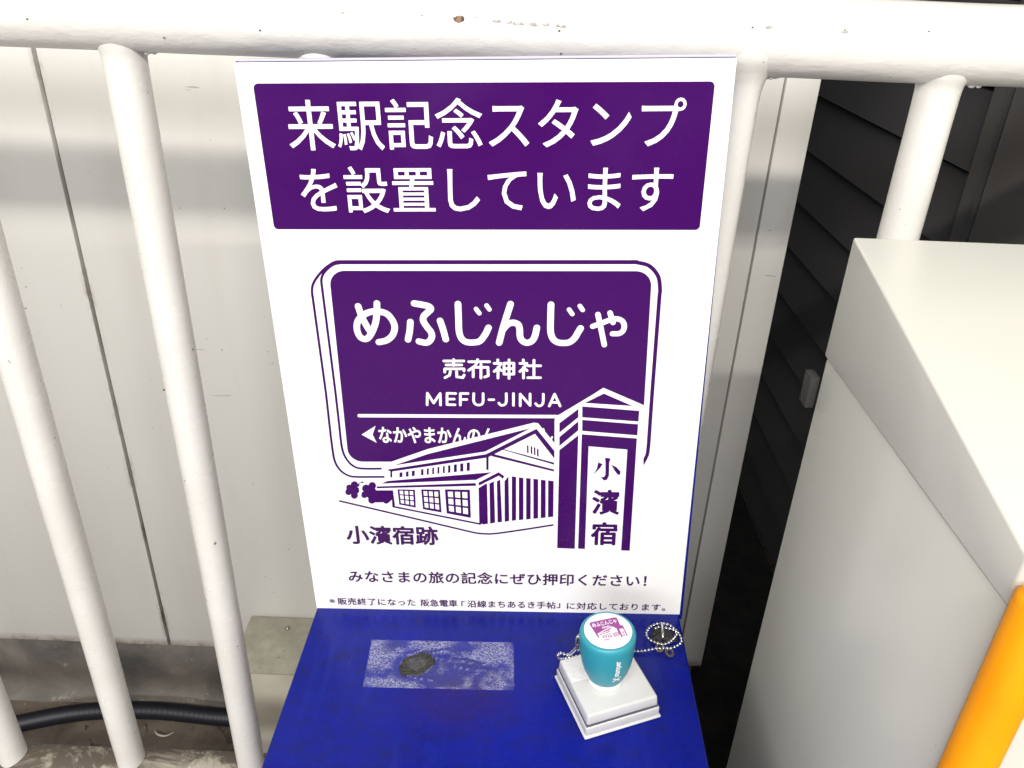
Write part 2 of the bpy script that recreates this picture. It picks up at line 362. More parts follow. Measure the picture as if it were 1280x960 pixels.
ART = [
["R","header_band","u",[[9.81,11.86],[285.7,12.88],[284.6,102.09],[10.02,101.29]],3],
["T","heading_lettering","w","来駅記念スタンプ",27.415,270.115,21.130000000000003,51.239999999999995,None,0.007],
["T","heading_lettering","w","を設置しています",30.525000000000002,265.46500000000003,61.355000000000004,90.465,None,0.007],
["R","station_sign_print","u",[[42.7,129.35],[256.26,129.43],[257.37,275.17],[40.99,277.76]],10.5],
["S","station_sign_print","u",2.9,0,[[51.05,123.45],[246.12,123.32]]],
["S","station_sign_print","u",2.7,1,[[245.15,123.32],[254.02,125.76],[260.3,132.71],[262.25,141.63],[262.24,145.63],[262.23,149.63],[262.14,181.19],[262.05,212.75],[262.04,216.75],[262.03,220.75],[262.04,224.75],[262.05,228.75],[262.06,232.31],[262.08,235.88],[262.09,239.88],[262.1,243.88],[262.02,265.43],[260.51,272.78],[257.16,280.24]]],
["S","station_sign_print","u",1.75,1,[[51.55,122.86],[48.42,123.09],[45.15,124.46],[39.32,128.61],[33.67,134.65],[30.56,139.81],[29.61,144.54],[29.65,148.54],[29.69,152.54],[29.99,182.28],[30.3,212.02],[30.34,216.02],[30.38,220.02],[30.33,224.02],[30.28,228.02],[30.14,238.77],[30.0,249.52],[29.95,253.52],[29.9,257.52],[30.39,276.32],[34.0,285.48],[40.12,290.21],[46.67,291.06],[56.62,290.93],[67.22,290.79]]],
["S","station_sign_print","u",1.75,1,[[51.43,124.0],[47.35,124.69],[43.56,126.76],[39.55,130.46],[37.6,133.71],[36.85,136.98],[36.85,142.63],[36.87,146.63],[36.9,150.63],[37.09,181.3],[37.27,211.97],[37.3,215.97],[37.32,219.97],[37.3,223.97],[37.27,227.97],[37.24,232.83],[37.21,237.69],[37.18,241.69],[37.16,245.69],[37.29,267.15],[40.76,277.72],[46.17,282.71],[52.67,283.71],[64.54,283.56]]],
["S","station_sign_lettering","w",4.5,1,[[59.93,154.44],[61.92,162.4],[65.49,170.89],[66.98,172.95]]],
["S","station_sign_lettering","w",4.5,1,[[72.96,152.32],[72.45,158.16],[70.98,165.76],[68.13,172.6],[64.89,177.35],[61.97,178.49],[58.95,176.51],[57.5,170.93],[58.89,164.95],[63.71,160.29],[69.45,158.17],[74.18,158.16],[79.54,160.24],[83.05,165.72],[83.6,170.82],[81.43,175.98],[77.14,179.46],[71.81,180.78]]],
["S","station_sign_lettering","w",4.5,1,[[98.23,152.26],[102.87,153.07],[107.88,154.3],[109.34,156.21],[107.24,158.48],[104.31,161.42],[103.7,164.8],[105.81,169.03],[108.36,172.86],[108.95,176.29],[107.15,179.75],[104.28,181.06],[99.7,180.05]]],
["S","station_sign_lettering","w",4.5,1,[[94.78,165.67],[93.83,172.49],[92.27,178.7]]],
["S","station_sign_lettering","w",4.5,1,[[115.15,164.75],[116.81,170.69],[118.4,178.4]]],
["S","station_sign_lettering","w",4.5,1,[[127.9,152.59],[127.84,163.02],[127.83,172.35],[129.19,177.49],[132.27,180.24],[137.03,180.74],[141.84,179.59],[145.55,174.84],[148.07,169.71]]],
["S","station_sign_lettering","w",3.1,1,[[140.01,156.13],[142.1,159.2]]],
["S","station_sign_lettering","w",3.1,1,[[147.18,153.62],[148.97,156.43]]],
["S","station_sign_lettering","w",4.5,1,[[163.32,152.5],[160.03,162.91],[157.52,171.38],[155.11,180.82]]],
["S","station_sign_lettering","w",4.5,1,[[158.33,170.52],[159.94,168.4],[162.33,166.53],[165.47,166.01],[168.43,167.52],[169.33,171.33],[169.45,175.6],[170.84,179.02],[173.99,180.73],[177.56,179.42],[179.71,175.55],[180.97,169.58]]],
["S","station_sign_lettering","w",4.5,1,[[190.42,152.84],[190.25,162.81],[190.32,172.09],[191.77,177.21],[194.55,179.95],[198.51,180.79],[203.24,180.16],[206.72,177.14],[208.99,172.87],[210.64,169.89]]],
["S","station_sign_lettering","w",3.1,1,[[202.6,156.36],[204.83,159.59]]],
["S","station_sign_lettering","w",3.1,1,[[209.73,153.78],[211.73,156.66]]],
["S","station_sign_lettering","w",3.7,1,[[218.8,168.42],[224.79,166.04],[230.91,163.51],[234.75,162.91],[238.3,164.32],[240.01,167.67],[239.41,171.47],[236.77,173.6],[232.33,173.79]]],
["S","station_sign_lettering","w",3.7,1,[[222.02,159.78],[224.1,168.57],[227.15,182.03]]],
["S","station_sign_lettering","w",3.7,1,[[230.1,158.68],[232.39,165.6]]],
["S","station_sign_lettering","w",1.9,0,[[116.28,194.8],[130.2,194.72]]],
["S","station_sign_lettering","w",1.9,0,[[123.21,193.67],[123.0,198.23]]],
["S","station_sign_lettering","w",1.9,0,[[117.78,197.8],[128.58,197.74]]],
["S","station_sign_lettering","w",1.9,0,[[116.5,203.32],[116.63,200.83],[130.12,200.75],[130.06,202.31]]],
["S","station_sign_lettering","w",1.9,0,[[120.45,202.83],[119.72,205.79],[116.45,207.67]]],
["S","station_sign_lettering","w",1.9,0,[[124.87,202.81],[124.85,206.96],[129.01,207.58],[130.09,205.54]]],
["S","station_sign_lettering","w",1.9,0,[[133.66,195.25],[148.13,195.16]]],
["S","station_sign_lettering","w",1.9,0,[[139.92,193.58],[138.36,198.14],[133.41,201.83]]],
["S","station_sign_lettering","w",1.9,0,[[136.63,199.98],[136.39,206.88]]],
["S","station_sign_lettering","w",1.9,0,[[136.65,199.52],[146.94,199.46],[147.01,205.89],[144.48,207.01]]],
["S","station_sign_lettering","w",1.9,0,[[142.12,197.2],[141.79,207.77]]],
["S","station_sign_lettering","w",1.9,0,[[153.94,193.68],[153.91,195.13]]],
["S","station_sign_lettering","w",1.9,0,[[151.4,196.42],[156.11,196.39],[154.22,199.87],[151.25,202.64]]],
["S","station_sign_lettering","w",1.9,0,[[153.98,199.41],[153.8,207.69]]],
["S","station_sign_lettering","w",1.9,0,[[155.03,200.59],[156.25,201.87]]],
["S","station_sign_lettering","w",1.9,0,[[158.26,196.2],[165.03,196.16],[164.92,204.57],[158.1,204.62],[158.26,196.2]]],
["S","station_sign_lettering","w",1.9,0,[[158.18,200.39],[164.97,200.35]]],
["S","station_sign_lettering","w",1.9,0,[[161.77,193.63],[161.54,207.92]]],
["S","station_sign_lettering","w",1.9,0,[[171.64,193.58],[171.63,195.21]]],
["S","station_sign_lettering","w",1.9,0,[[169.31,196.31],[174.09,196.28],[172.0,199.76],[169.25,202.52]]],
["S","station_sign_lettering","w",1.9,0,[[171.76,199.3],[171.69,207.57]]],
["S","station_sign_lettering","w",1.9,0,[[172.83,200.48],[174.22,201.76]]],
["S","station_sign_lettering","w",1.9,0,[[179.04,193.81],[179.01,206.6]]],
["S","station_sign_lettering","w",1.9,0,[[174.9,198.1],[183.56,198.04]]],
["S","station_sign_lettering","w",1.9,0,[[174.69,207.27],[183.57,207.21]]],
["S","station_sign_lettering","w",1.85,0,[[102.56,229.3],[103.3,219.95],[107.34,227.82],[112.43,220.16],[112.19,229.41]]],
["S","station_sign_lettering","w",1.85,0,[[123.43,220.08],[117.35,219.93],[116.9,228.99],[122.59,229.13]]],
["S","station_sign_lettering","w",1.85,0,[[117.12,224.59],[122.21,224.55]]],
["S","station_sign_lettering","w",1.85,0,[[132.3,220.01],[126.81,220.05],[126.41,229.29]]],
["S","station_sign_lettering","w",1.85,0,[[126.61,224.8],[131.27,224.76]]],
["S","station_sign_lettering","w",1.85,0,[[147.09,224.82],[150.47,224.79]]],
["S","station_sign_lettering","w",1.85,0,[[164.55,219.76],[164.42,229.26]]],
["S","station_sign_lettering","w",1.85,0,[[169.24,229.5],[169.33,220.19],[176.25,229.16],[176.29,219.95]]],
["S","station_sign_lettering","w",1.85,0,[[189.93,229.52],[193.63,220.01],[197.68,229.45]]],
["S","station_sign_lettering","w",1.85,0,[[191.34,226.65],[196.22,226.61]]],
["S","station_sign_lettering","w",1.85,1,[[136.35,219.98],[136.13,226.15],[137.49,228.53],[139.59,229.18],[141.73,228.49],[142.82,226.09],[143.01,219.93]]],
["S","station_sign_lettering","w",1.85,1,[[159.42,219.8],[159.3,226.43],[157.82,228.83],[155.45,229.14],[154.04,227.43]]],
["S","station_sign_lettering","w",1.85,1,[[185.68,220.07],[185.53,226.7],[184.02,229.19],[181.91,229.4],[180.23,227.69]]],
["S","station_sign_lettering","w",2.7,0,[[52.74,238.59],[195.27,238.02]]],
["P","station_sign_lettering","w",[[52.88,254.32],[63.86,246.89],[61.01,254.24],[63.49,261.18]]],
["T","station_sign_lettering","w","なかやまかんのん",65.47,151.33499999999998,247.905,260.845,None,0.022],
["S","station_sign_lettering","w",1.3,0,[[185.87,248.38],[186.96,252.73]]],
["S","station_sign_lettering","w",1.3,0,[[192.18,254.81],[190.48,260.24]]],
["P","house_drawing","w",[[68.14,277.44],[73.2,277.25],[101.31,265.93],[179.06,243.13],[181.97,243.59],[194.85,261.08],[195.29,306.61],[67.83,308.43],[66.44,284.28]]],
["P","house_drawing","u",[[74.63,280.5],[101.05,270.17],[176.89,247.6],[143.24,267.76]]],
["P","house_drawing","u",[[69.26,284.25],[143.73,269.94],[167.6,255.82],[180.89,248.18],[179.8,252.43],[157.06,265.69],[144.75,272.89],[71.93,286.07]]],
["P","house_drawing","u",[[180.89,248.18],[194.03,266.55],[194.09,273.22],[179.8,252.43]]],
["P","house_drawing","u",[[154.86,265.71],[157.6,265.81],[193.9,276.58],[193.91,278.39]]],
["P","house_drawing","u",[[146.51,269.27],[149.59,269.75],[193.95,282.56],[193.97,284.39],[148.1,271.69]]],
["P","house_drawing","u",[[143.9,271.61],[145.69,271.08],[145.35,283.56],[143.57,283.58]]],
["P","house_drawing","u",[[71.63,285.54],[73.1,285.52],[72.66,291.1],[71.18,291.12]]],
["P","house_drawing","u",[[173.88,261.94],[175.08,262.31],[175.16,268.94],[173.95,268.31]]],
["P","house_drawing","u",[[176.61,262.67],[177.82,263.04],[177.91,269.68],[176.7,269.05]]],
["P","house_drawing","u",[[178.91,263.54],[180.11,263.9],[180.21,270.55],[179.01,269.92]]],
["P","house_drawing","u",[[181.21,264.78],[182.41,265.15],[182.52,271.81],[181.31,271.18]]],
["P","house_drawing","u",[[78.42,286.78],[80.71,286.35],[80.39,290.6],[78.11,290.9]]],
["P","house_drawing","u",[[83.34,285.9],[85.39,285.48],[85.07,290.02],[83.02,290.31]]],
["P","house_drawing","u",[[87.79,285.07],[90.07,284.64],[89.74,289.46],[87.46,289.75]]],
["P","house_drawing","u",[[94.79,283.82],[96.72,283.4],[96.39,288.63],[94.46,288.92]]],
["P","house_drawing","u",[[99.16,283.05],[100.75,282.63],[100.43,288.12],[98.83,288.4]]],
["P","house_drawing","u",[[103.3,282.3],[104.78,281.89],[104.45,287.62],[102.97,287.9]]],
["P","house_drawing","u",[[107.26,281.58],[108.74,281.16],[108.41,287.14],[106.94,287.42]]],
["P","house_drawing","u",[[111.33,280.83],[112.8,280.42],[112.49,286.64],[111.01,286.92]]],
["P","house_drawing","u",[[115.22,280.09],[117.03,279.68],[116.72,286.14],[114.91,286.43]]],
["P","house_drawing","u",[[119.62,279.25],[121.87,278.83],[121.57,285.58],[119.31,285.87]]],
["P","house_drawing","u",[[124.4,278.37],[126.75,277.95],[126.47,284.98],[124.1,285.28]]],
["P","house_drawing","u",[[129.22,277.49],[131.58,277.07],[131.3,284.39],[128.94,284.69]]],
["P","house_drawing","u",[[64.02,296.7],[69.0,294.22],[147.76,285.5],[135.79,292.4]]],
["P","house_drawing","u",[[60.03,299.31],[135.13,295.21],[135.83,297.74],[60.23,300.93]]],
["P","house_drawing","u",[[137.39,294.91],[152.78,285.44],[152.94,288.47],[137.64,297.58]]],
["P","house_drawing","u",[[152.78,285.44],[156.96,288.81],[155.68,291.34],[152.94,288.47]]],
["P","house_drawing","u",[[137.37,299.69],[143.42,295.39],[143.48,331.69],[136.97,332.95]]],
["P","house_drawing","u",[[145.65,295.67],[149.11,293.76],[149.16,331.11],[145.36,332.15]]],
["P","house_drawing","u",[[139.76,298.12],[143.87,295.67],[143.59,332.31],[139.58,333.09]]],
["P","house_drawing","u",[[145.89,295.3],[149.1,293.38],[148.93,331.32],[145.67,331.91]]],
["P","house_drawing","u",[[151.25,293.36],[153.87,291.96],[154.55,330.33],[151.15,330.93]]],
["P","house_drawing","u",[[157.0,293.28],[160.08,289.0],[160.02,329.35],[156.62,330.3]]],
["P","house_drawing","u",[[162.51,288.97],[165.79,289.27],[165.32,328.55],[162.08,329.32]]],
["P","house_drawing","u",[[167.78,289.75],[171.21,290.21],[170.91,327.93],[167.53,328.51]]],
["P","house_drawing","u",[[173.21,290.18],[176.63,290.65],[176.49,327.3],[173.11,327.89]]],
["P","house_drawing","u",[[178.63,290.79],[182.2,291.25],[182.21,326.5],[178.69,327.09]]],
["P","house_drawing","u",[[184.2,291.56],[187.77,292.02],[187.91,325.7],[184.26,326.47]]],
["P","house_drawing","u",[[189.62,292.17],[193.77,292.62],[193.75,324.89],[189.81,325.49]]],
["P","house_drawing","u",[[41.35,300.42],[41.0,301.6],[40.26,302.55],[39.29,303.09],[38.27,303.1],[37.4,302.59],[36.86,301.66],[36.76,300.48],[37.11,299.3],[37.84,298.36],[38.81,297.82],[39.83,297.81],[40.7,298.32],[41.24,299.25]]],
["P","house_drawing","u",[[46.15,298.1],[45.72,299.57],[44.81,300.76],[43.6,301.43],[42.32,301.45],[41.24,300.81],[40.56,299.64],[40.43,298.18],[40.86,296.72],[41.78,295.53],[42.99,294.87],[44.26,294.85],[45.34,295.49],[46.01,296.65]]],
["P","house_drawing","u",[[46.73,302.94],[46.33,304.32],[45.47,305.44],[44.34,306.07],[43.14,306.09],[42.13,305.49],[41.49,304.39],[41.37,303.02],[41.77,301.64],[42.63,300.53],[43.76,299.9],[44.95,299.89],[45.96,300.48],[46.6,301.57]]],
["P","house_drawing","u",[[45.03,307.5],[44.63,308.89],[43.77,310.02],[42.63,310.65],[41.43,310.67],[40.41,310.07],[39.78,308.96],[39.66,307.58],[40.06,306.19],[40.92,305.07],[42.06,304.45],[43.25,304.43],[44.27,305.03],[44.9,306.12]]],
["P","house_drawing","u",[[40.64,304.5],[40.26,305.78],[39.47,306.82],[38.41,307.41],[37.29,307.43],[36.35,306.87],[35.77,305.85],[35.66,304.57],[36.04,303.29],[36.84,302.25],[37.89,301.67],[39.0,301.65],[39.94,302.21],[40.53,303.22]]],
["P","house_drawing","u",[[44.2,302.41],[43.71,304.09],[42.67,305.44],[41.29,306.21],[39.84,306.23],[38.61,305.5],[37.84,304.17],[37.69,302.5],[38.19,300.83],[39.23,299.48],[40.61,298.72],[42.05,298.7],[43.28,299.43],[44.04,300.75]]],
["P","house_drawing","u",[[54.91,301.14],[54.46,302.71],[53.5,303.98],[52.21,304.7],[50.84,304.72],[49.68,304.03],[48.95,302.79],[48.8,301.22],[49.26,299.65],[50.22,298.38],[51.51,297.67],[52.87,297.65],[54.02,298.33],[54.75,299.57]]],
["P","house_drawing","u",[[52.67,306.83],[52.28,308.17],[51.46,309.25],[50.37,309.86],[49.21,309.88],[48.23,309.29],[47.61,308.23],[47.49,306.9],[47.87,305.56],[48.69,304.49],[49.79,303.88],[50.94,303.87],[51.92,304.44],[52.53,305.5]]],
["P","house_drawing","u",[[59.71,298.59],[59.3,300.06],[58.4,301.25],[57.19,301.92],[55.92,301.94],[54.83,301.3],[54.14,300.13],[54.0,298.67],[54.42,297.21],[55.32,296.02],[56.52,295.36],[57.79,295.34],[58.87,295.98],[59.56,297.14]]],
["P","house_drawing","u",[[58.27,311.54],[57.86,313.03],[56.95,314.24],[55.73,314.93],[54.44,314.95],[53.34,314.3],[52.65,313.11],[52.51,311.62],[52.93,310.13],[53.84,308.92],[55.05,308.24],[56.33,308.23],[57.43,308.87],[58.12,310.05]]],
["P","house_drawing","u",[[69.1,311.61],[68.73,313.0],[67.89,314.13],[66.76,314.77],[65.56,314.79],[64.53,314.18],[63.88,313.07],[63.73,311.69],[64.11,310.29],[64.95,309.17],[66.08,308.54],[67.27,308.52],[68.3,309.12],[68.95,310.22]]],
["P","house_drawing","u",[[57.9,305.05],[57.34,307.03],[56.13,308.63],[54.51,309.53],[52.8,309.56],[51.35,308.7],[50.43,307.13],[50.24,305.16],[50.81,303.18],[52.01,301.6],[53.63,300.7],[55.33,300.68],[56.78,301.53],[57.69,303.09]]],
["S","house_drawing","u",1.3,1,[[46.06,299.0],[47.74,296.51],[49.92,295.59]]],
["P","house_drawing","u",[[52.16,300.05],[58.03,298.28],[59.34,302.77],[70.98,302.61],[71.3,310.55],[68.67,313.45],[55.66,313.87],[52.26,309.11]]],
["S","house_drawing","w",1.5,1,[[48.19,296.73],[47.27,301.24],[47.37,305.2],[46.5,309.19]]],
["P","house_drawing","u",[[71.0,302.38],[72.41,302.59],[72.74,316.6],[70.72,317.79]]],
["S","house_drawing","u",1.5,0,[[71.33,317.43],[137.52,332.57]]],
["P","house_drawing","u",[[75.81,301.64],[89.1,301.79],[88.68,318.09],[76.19,315.4]]],
["P","house_drawing","w",[[77.3,302.91],[79.94,302.98],[79.97,306.16],[77.36,305.98]]],
["P","house_drawing","w",[[77.38,306.96],[79.98,307.18],[80.01,310.38],[77.45,310.05]]],
["P","house_drawing","w",[[77.47,311.03],[80.02,311.4],[80.05,314.62],[77.53,314.14]]],
["P","house_drawing","w",[[81.13,303.02],[83.78,303.09],[83.75,306.43],[81.15,306.25]]],
["P","house_drawing","w",[[81.15,307.28],[83.75,307.5],[83.72,310.86],[81.16,310.53]]],
["P","house_drawing","w",[[81.16,311.57],[83.71,311.93],[83.69,315.32],[81.18,314.84]]],
["P","house_drawing","w",[[84.97,303.13],[87.61,303.2],[87.53,306.7],[84.93,306.52]]],
["P","house_drawing","w",[[84.91,307.6],[87.51,307.82],[87.44,311.34],[84.87,311.01]]],
["P","house_drawing","w",[[84.86,312.1],[87.41,312.47],[87.34,316.02],[84.82,315.53]]],
["P","house_drawing","u",[[93.87,301.39],[108.07,301.53],[108.21,322.3],[94.16,319.39]]],
["P","house_drawing","w",[[95.46,303.03],[98.3,303.11],[98.35,307.22],[95.52,307.03]]],
["P","house_drawing","w",[[95.54,308.3],[98.37,308.54],[98.42,312.69],[95.6,312.33]]],
["P","house_drawing","w",[[95.61,313.62],[98.43,314.01],[98.49,318.19],[95.68,317.68]]],
["P","house_drawing","w",[[99.57,303.14],[102.41,303.22],[102.45,307.51],[99.62,307.31]]],
["P","house_drawing","w",[[99.64,308.65],[102.47,308.88],[102.51,313.21],[99.69,312.85]]],
["P","house_drawing","w",[[99.7,314.19],[102.52,314.59],[102.57,318.95],[99.75,318.43]]],
["P","house_drawing","w",[[103.69,303.25],[106.53,303.33],[106.56,307.79],[103.73,307.6]]],
["P","house_drawing","w",[[103.74,308.99],[106.57,309.22],[106.6,313.72],[103.78,313.37]]],
["P","house_drawing","w",[[103.79,314.77],[106.61,315.16],[106.65,319.7],[103.83,319.18]]],
["P","house_drawing","u",[[111.88,301.14],[130.77,301.21],[130.59,326.95],[112.21,322.94]]],
["P","house_drawing","w",[[113.98,303.12],[117.76,303.2],[117.79,308.22],[114.04,307.96]]],
["P","house_drawing","w",[[114.06,309.51],[117.8,309.82],[117.84,314.88],[114.12,314.4]]],
["P","house_drawing","w",[[114.14,315.96],[117.85,316.5],[117.89,321.61],[114.2,320.9]]],
["P","house_drawing","w",[[119.45,303.24],[123.22,303.32],[123.22,308.58],[119.48,308.33]]],
["P","house_drawing","w",[[119.49,309.96],[123.22,310.27],[123.23,315.58],[119.51,315.1]]],
["P","house_drawing","w",[[119.52,316.74],[123.23,317.28],[123.23,322.64],[119.54,321.93]]],
["P","house_drawing","w",[[124.92,303.36],[128.69,303.45],[128.66,308.95],[124.91,308.7]]],
["P","house_drawing","w",[[124.91,310.4],[128.65,310.71],[128.62,316.28],[124.9,315.8]]],
["P","house_drawing","w",[[124.9,317.52],[128.61,318.06],[128.58,323.68],[124.89,322.97]]],
["S","house_drawing","u",1.5,1,[[30.54,312.86],[34.4,313.91],[38.26,314.96],[55.13,319.55],[72.0,324.13],[75.86,325.18],[79.72,326.23],[83.58,327.29],[87.43,328.35],[103.57,332.78],[119.71,337.22],[123.56,338.28],[127.42,339.34],[135.11,341.23],[142.86,341.81],[146.16,341.68],[153.61,340.65],[172.91,336.88],[193.52,332.58]]],
["P","signpost_drawing","w",[[193.86,240.13],[227.72,214.67],[257.11,228.41],[260.65,304.68],[260.62,356.21],[196.72,357.37],[194.27,285.2]]],
["S","signpost_drawing","w",2.6,0,[[195.49,239.02],[227.92,216.48],[256.12,229.96]]],
["P","signpost_drawing","u",[[215.03,226.77],[228.29,219.19],[248.91,228.94]]],
["P","signpost_drawing","u",[[197.33,243.24],[210.66,231.58],[210.81,238.41],[197.42,251.16]]],
["P","signpost_drawing","u",[[197.46,254.84],[210.88,241.54],[211.05,249.12],[197.55,262.41]]],
["P","signpost_drawing","u",[[197.59,265.82],[211.14,253.1],[210.84,354.88],[197.13,354.39]]],
["P","signpost_drawing","u",[[213.34,229.55],[253.85,232.75],[253.78,241.45],[213.55,238.39]]],
["P","signpost_drawing","u",[[213.6,240.42],[253.63,243.65],[253.57,252.82],[213.82,249.57]]],
["P","signpost_drawing","u",[[213.61,252.27],[253.44,255.38],[253.5,355.96],[246.82,355.72],[247.01,264.78],[218.85,262.34],[218.73,354.93],[213.37,354.65]]],
["P","signpost_drawing","u",[[231.08,271.81],[235.27,272.46],[234.38,275.78],[234.66,287.41],[233.25,291.02],[231.12,291.76],[228.6,288.72],[231.0,288.48],[231.96,286.43],[231.55,275.31]]],
["P","signpost_drawing","u",[[226.28,275.87],[229.57,277.34],[227.73,280.9],[222.77,287.06],[225.43,281.43]]],
["P","signpost_drawing","u",[[235.74,277.77],[239.67,279.74],[243.09,283.74],[242.78,286.29],[241.25,286.62],[239.43,284.3]]],
["T","signpost_drawing","u","濱",222.79500000000002,243.615,300.32500000000005,321.77,None,0.03],
["T","signpost_drawing","u","宿",222.755,243.20999999999998,329.775,350.475,None,0.03],
["T","caption_lettering","u","小濱宿跡",32.195,104.625,335.865,352.95000000000005,None,0.028],
["T","invitation_lettering","u","みなさまの旅の記念にぜひ押印ください！",29.83,268.29999999999995,378.58500000000004,392.07000000000005,12.4,0.02],
["T","note_lettering","u","※",11.305,16.259999999999998,407.4,415.315,7.7,0],
["T","note_lettering","u","販売終了になった",18.244999999999997,82.41,407.53,415.42499999999995,7.7,0.016],
["T","note_lettering","u","阪急電車",86.83500000000001,116.76,407.71000000000004,415.58500000000004,7.7,0.016],
["T","note_lettering","u","「",119.945,122.885,407.775,415.645,7.7,0.016],
["T","note_lettering","u","沿線まちあるき手帖",124.84,196.70999999999998,407.915,415.76,7.7,0.016],
["T","note_lettering","u","」",197.44,200.35000000000002,408.045,415.875,7.7,0.016],
["T","note_lettering","u","に対応しております。",205.68,285.04999999999995,408.21000000000004,416.02,7.7,0.016]
]
CH = [(0.2568, 0.0416, 0.0015), (0.2605, 0.0421, 0.0018), (0.2641, 0.0416, 0.002), (0.268, 0.0407, 0.0023), (0.2719, 0.0399, 0.0026), (0.2758, 0.0394, 0.0028), (0.2793, 0.0392, 0.0031), (0.2828, 0.0397, 0.0034), (0.2859, 0.0392, 0.0036), (0.2888, 0.038, 0.0039), (0.2916, 0.0362, 0.0042), (0.2934, 0.033, 0.0044), (0.2933, 0.0295, 0.0047), (0.2923, 0.0257, 0.0047), (0.2905, 0.0219, 0.0047), (0.2876, 0.0181, 0.0047), (0.2847, 0.016, 0.0047), (0.2812, 0.0154, 0.0047), (0.2772, 0.0158, 0.0047), (0.2736, 0.0173, 0.0047), (0.2704, 0.0199, 0.0047), (0.2682, 0.0231, 0.0047), (0.2671, 0.0267, 0.0047), (0.2675, 0.0298, 0.0047), (0.2692, 0.0328, 0.0047), (0.2718, 0.0348, 0.0047), (0.2755, 0.0364, 0.0047), (0.2792, 0.037, 0.0047), (0.2827, 0.037, 0.0062), (0.2855, 0.0346, 0.0062), (0.2883, 0.0311, 0.0062), (0.2902, 0.0279, 0.0062), (0.2895, 0.0241, 0.0062), (0.2866, 0.0226, 0.0062), (0.2839, 0.0218, 0.0062), (0.2809, 0.0208, 0.0062), (0.277, 0.0209, 0.0062), (0.2745, 0.0224, 0.0062)]
CH2 = [(0.2123, 0.0496, 0.0225), (0.2095, 0.0574, 0.0225), (0.2075, 0.0643, 0.0225), (0.2052, 0.0659, 0.0225), (0.2023, 0.0652, 0.0225), (0.1998, 0.066, 0.0225)]
# ================================================================ SETTING
FZ = -1.0; FP = -.90                                   # floor level (the camera is the origin)
b = BM(); b.box(-4, 4, -2.5, 5, FZ - .3, FZ); o = b.out('floor', 'floor'); o['kind'] = 'structure'

b = BM(); b.box(.14, .495, .501, 2.41, FZ, FZ + .004); o = b.out('recess_shade_sheet', 'recess_shade'); o['kind'] = 'structure'  # sheet added over the floor, the recess shade put into its colour

b = BM(); b.box(-4, 4, -2.5, .500, FZ + .002, FP); o = b.out('platform_floor', 'paving'); o['kind'] = 'structure'

# white clad wall with its concrete plinth
wall = empty('white_clad_wall', 'cream white metal clad wall standing behind the railing above a concrete plinth', 'wall', (0, 0, 0))
for x0, x1 in ((-1.60, -.4585), (-.4545, .2425), (.2445, .2765)):
    b = BM(); b.box(x0, x1, .80, .84, -.862, 1.25, .0012, 2); b.out('wall_panel', 'wall', wall, auto=40)
b = BM(); b.box(-1.60, .272, .8425, .98, -.858, 1.25); b.out('joint_backing', 'groove', wall)
bm = bmesh.new()
nx, nz = 90, 10
g = [[None] * (nz + 1) for _ in range(nx + 1)]
for i in range(nx + 1):
    for j in range(nz + 1):
        x = -1.6 + 1.872 * i / nx; z = FZ + (-.855 - FZ) * j / nz
        y = .826 - .012 * max(0, 1 - j / 2.2) ** 2 + .006 * noise.noise(Vector((x * 14, z * 20, 0))) - (.012 * max(0, 1 - j / 5.0) * max(0, noise.noise(Vector((x * 6, 0, 4))) + .2))
        g[i][j] = bm.verts.new((x, y, z))
for i in range(nx):
    for j in range(nz): bm.faces.new((g[i][j], g[i + 1][j], g[i + 1][j + 1], g[i][j + 1]))
e0 = [bm.verts.new((-1.6, .98, FZ)), bm.verts.new((.272, .98, FZ)), bm.verts.new((.272, .98, -.855)), bm.verts.new((-1.6, .98, -.855))]
bm.faces.new([g[i][nz] for i in range(nx + 1)] + [e0[2], e0[3]]); bm.faces.new([g[nx][j] for j in range(nz, -1, -1)] + [e0[1], e0[2]])
bm.faces.new((e0[0], e0[1], e0[2], e0[3]))
b = BM(); b.b = bm; b.out('concrete_plinth', 'concrete', wall, smooth=False, auto=50)

# dark side wall of the recess: lapped horizontal boards, corner trim, plain sheet
side = empty('dark_side_wall', 'charcoal side wall of lapped horizontal boards receding behind the grey cabinet', 'wall', (.5, .9, FZ))
def rel(o, p=side): 
    o.data.transform(Matrix.Translation(-p.location)); return o
z = -.119
first = None
zs = [-.119, -.207, -.298, -.388, -.471, -.560, -.648, -.737, -.826, -.915, -.996]
for i in range(len(zs) - 1):
    t, bt = zs[i], zs[i + 1]
    rel(BM().prism([(.508, t), (.4975, bt + .006), (.508, bt + .006), (.52, bt + .006), (.52, t)], 'y', .902, 2.4).out('siding_board', 'siding', side))
rel(BM().box(.4985, .52, .902, 2.4, -.110, -.030, .002).out('siding_board', 'siding', side))
rel(BM().box(.5005, .52, .902, 2.4, -.025, 1.0, .002).out('siding_board', 'siding', side))
rel(BM().box(.492, .52, .873, .9005, FZ, 1.0, .0015).out('corner_trim', 'dark_sheet', side))
rel(BM().box(.4905, .52, .8700, .8708, FZ, 1.0, .0006).out('trim_edge', 'bracket', side))
rel(BM().box(.496, .52, .30, .867, FZ, 1.0).out('plain_sheet', 'dark_sheet', side))
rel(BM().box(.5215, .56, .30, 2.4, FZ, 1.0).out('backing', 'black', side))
o = BM().box(-1.6, .56, 2.41, 2.5, FZ, 1.25).out('back_wall', 'black'); o['label'] = 'black wall closing the far end of the dark recess'; o['category'] = 'wall'

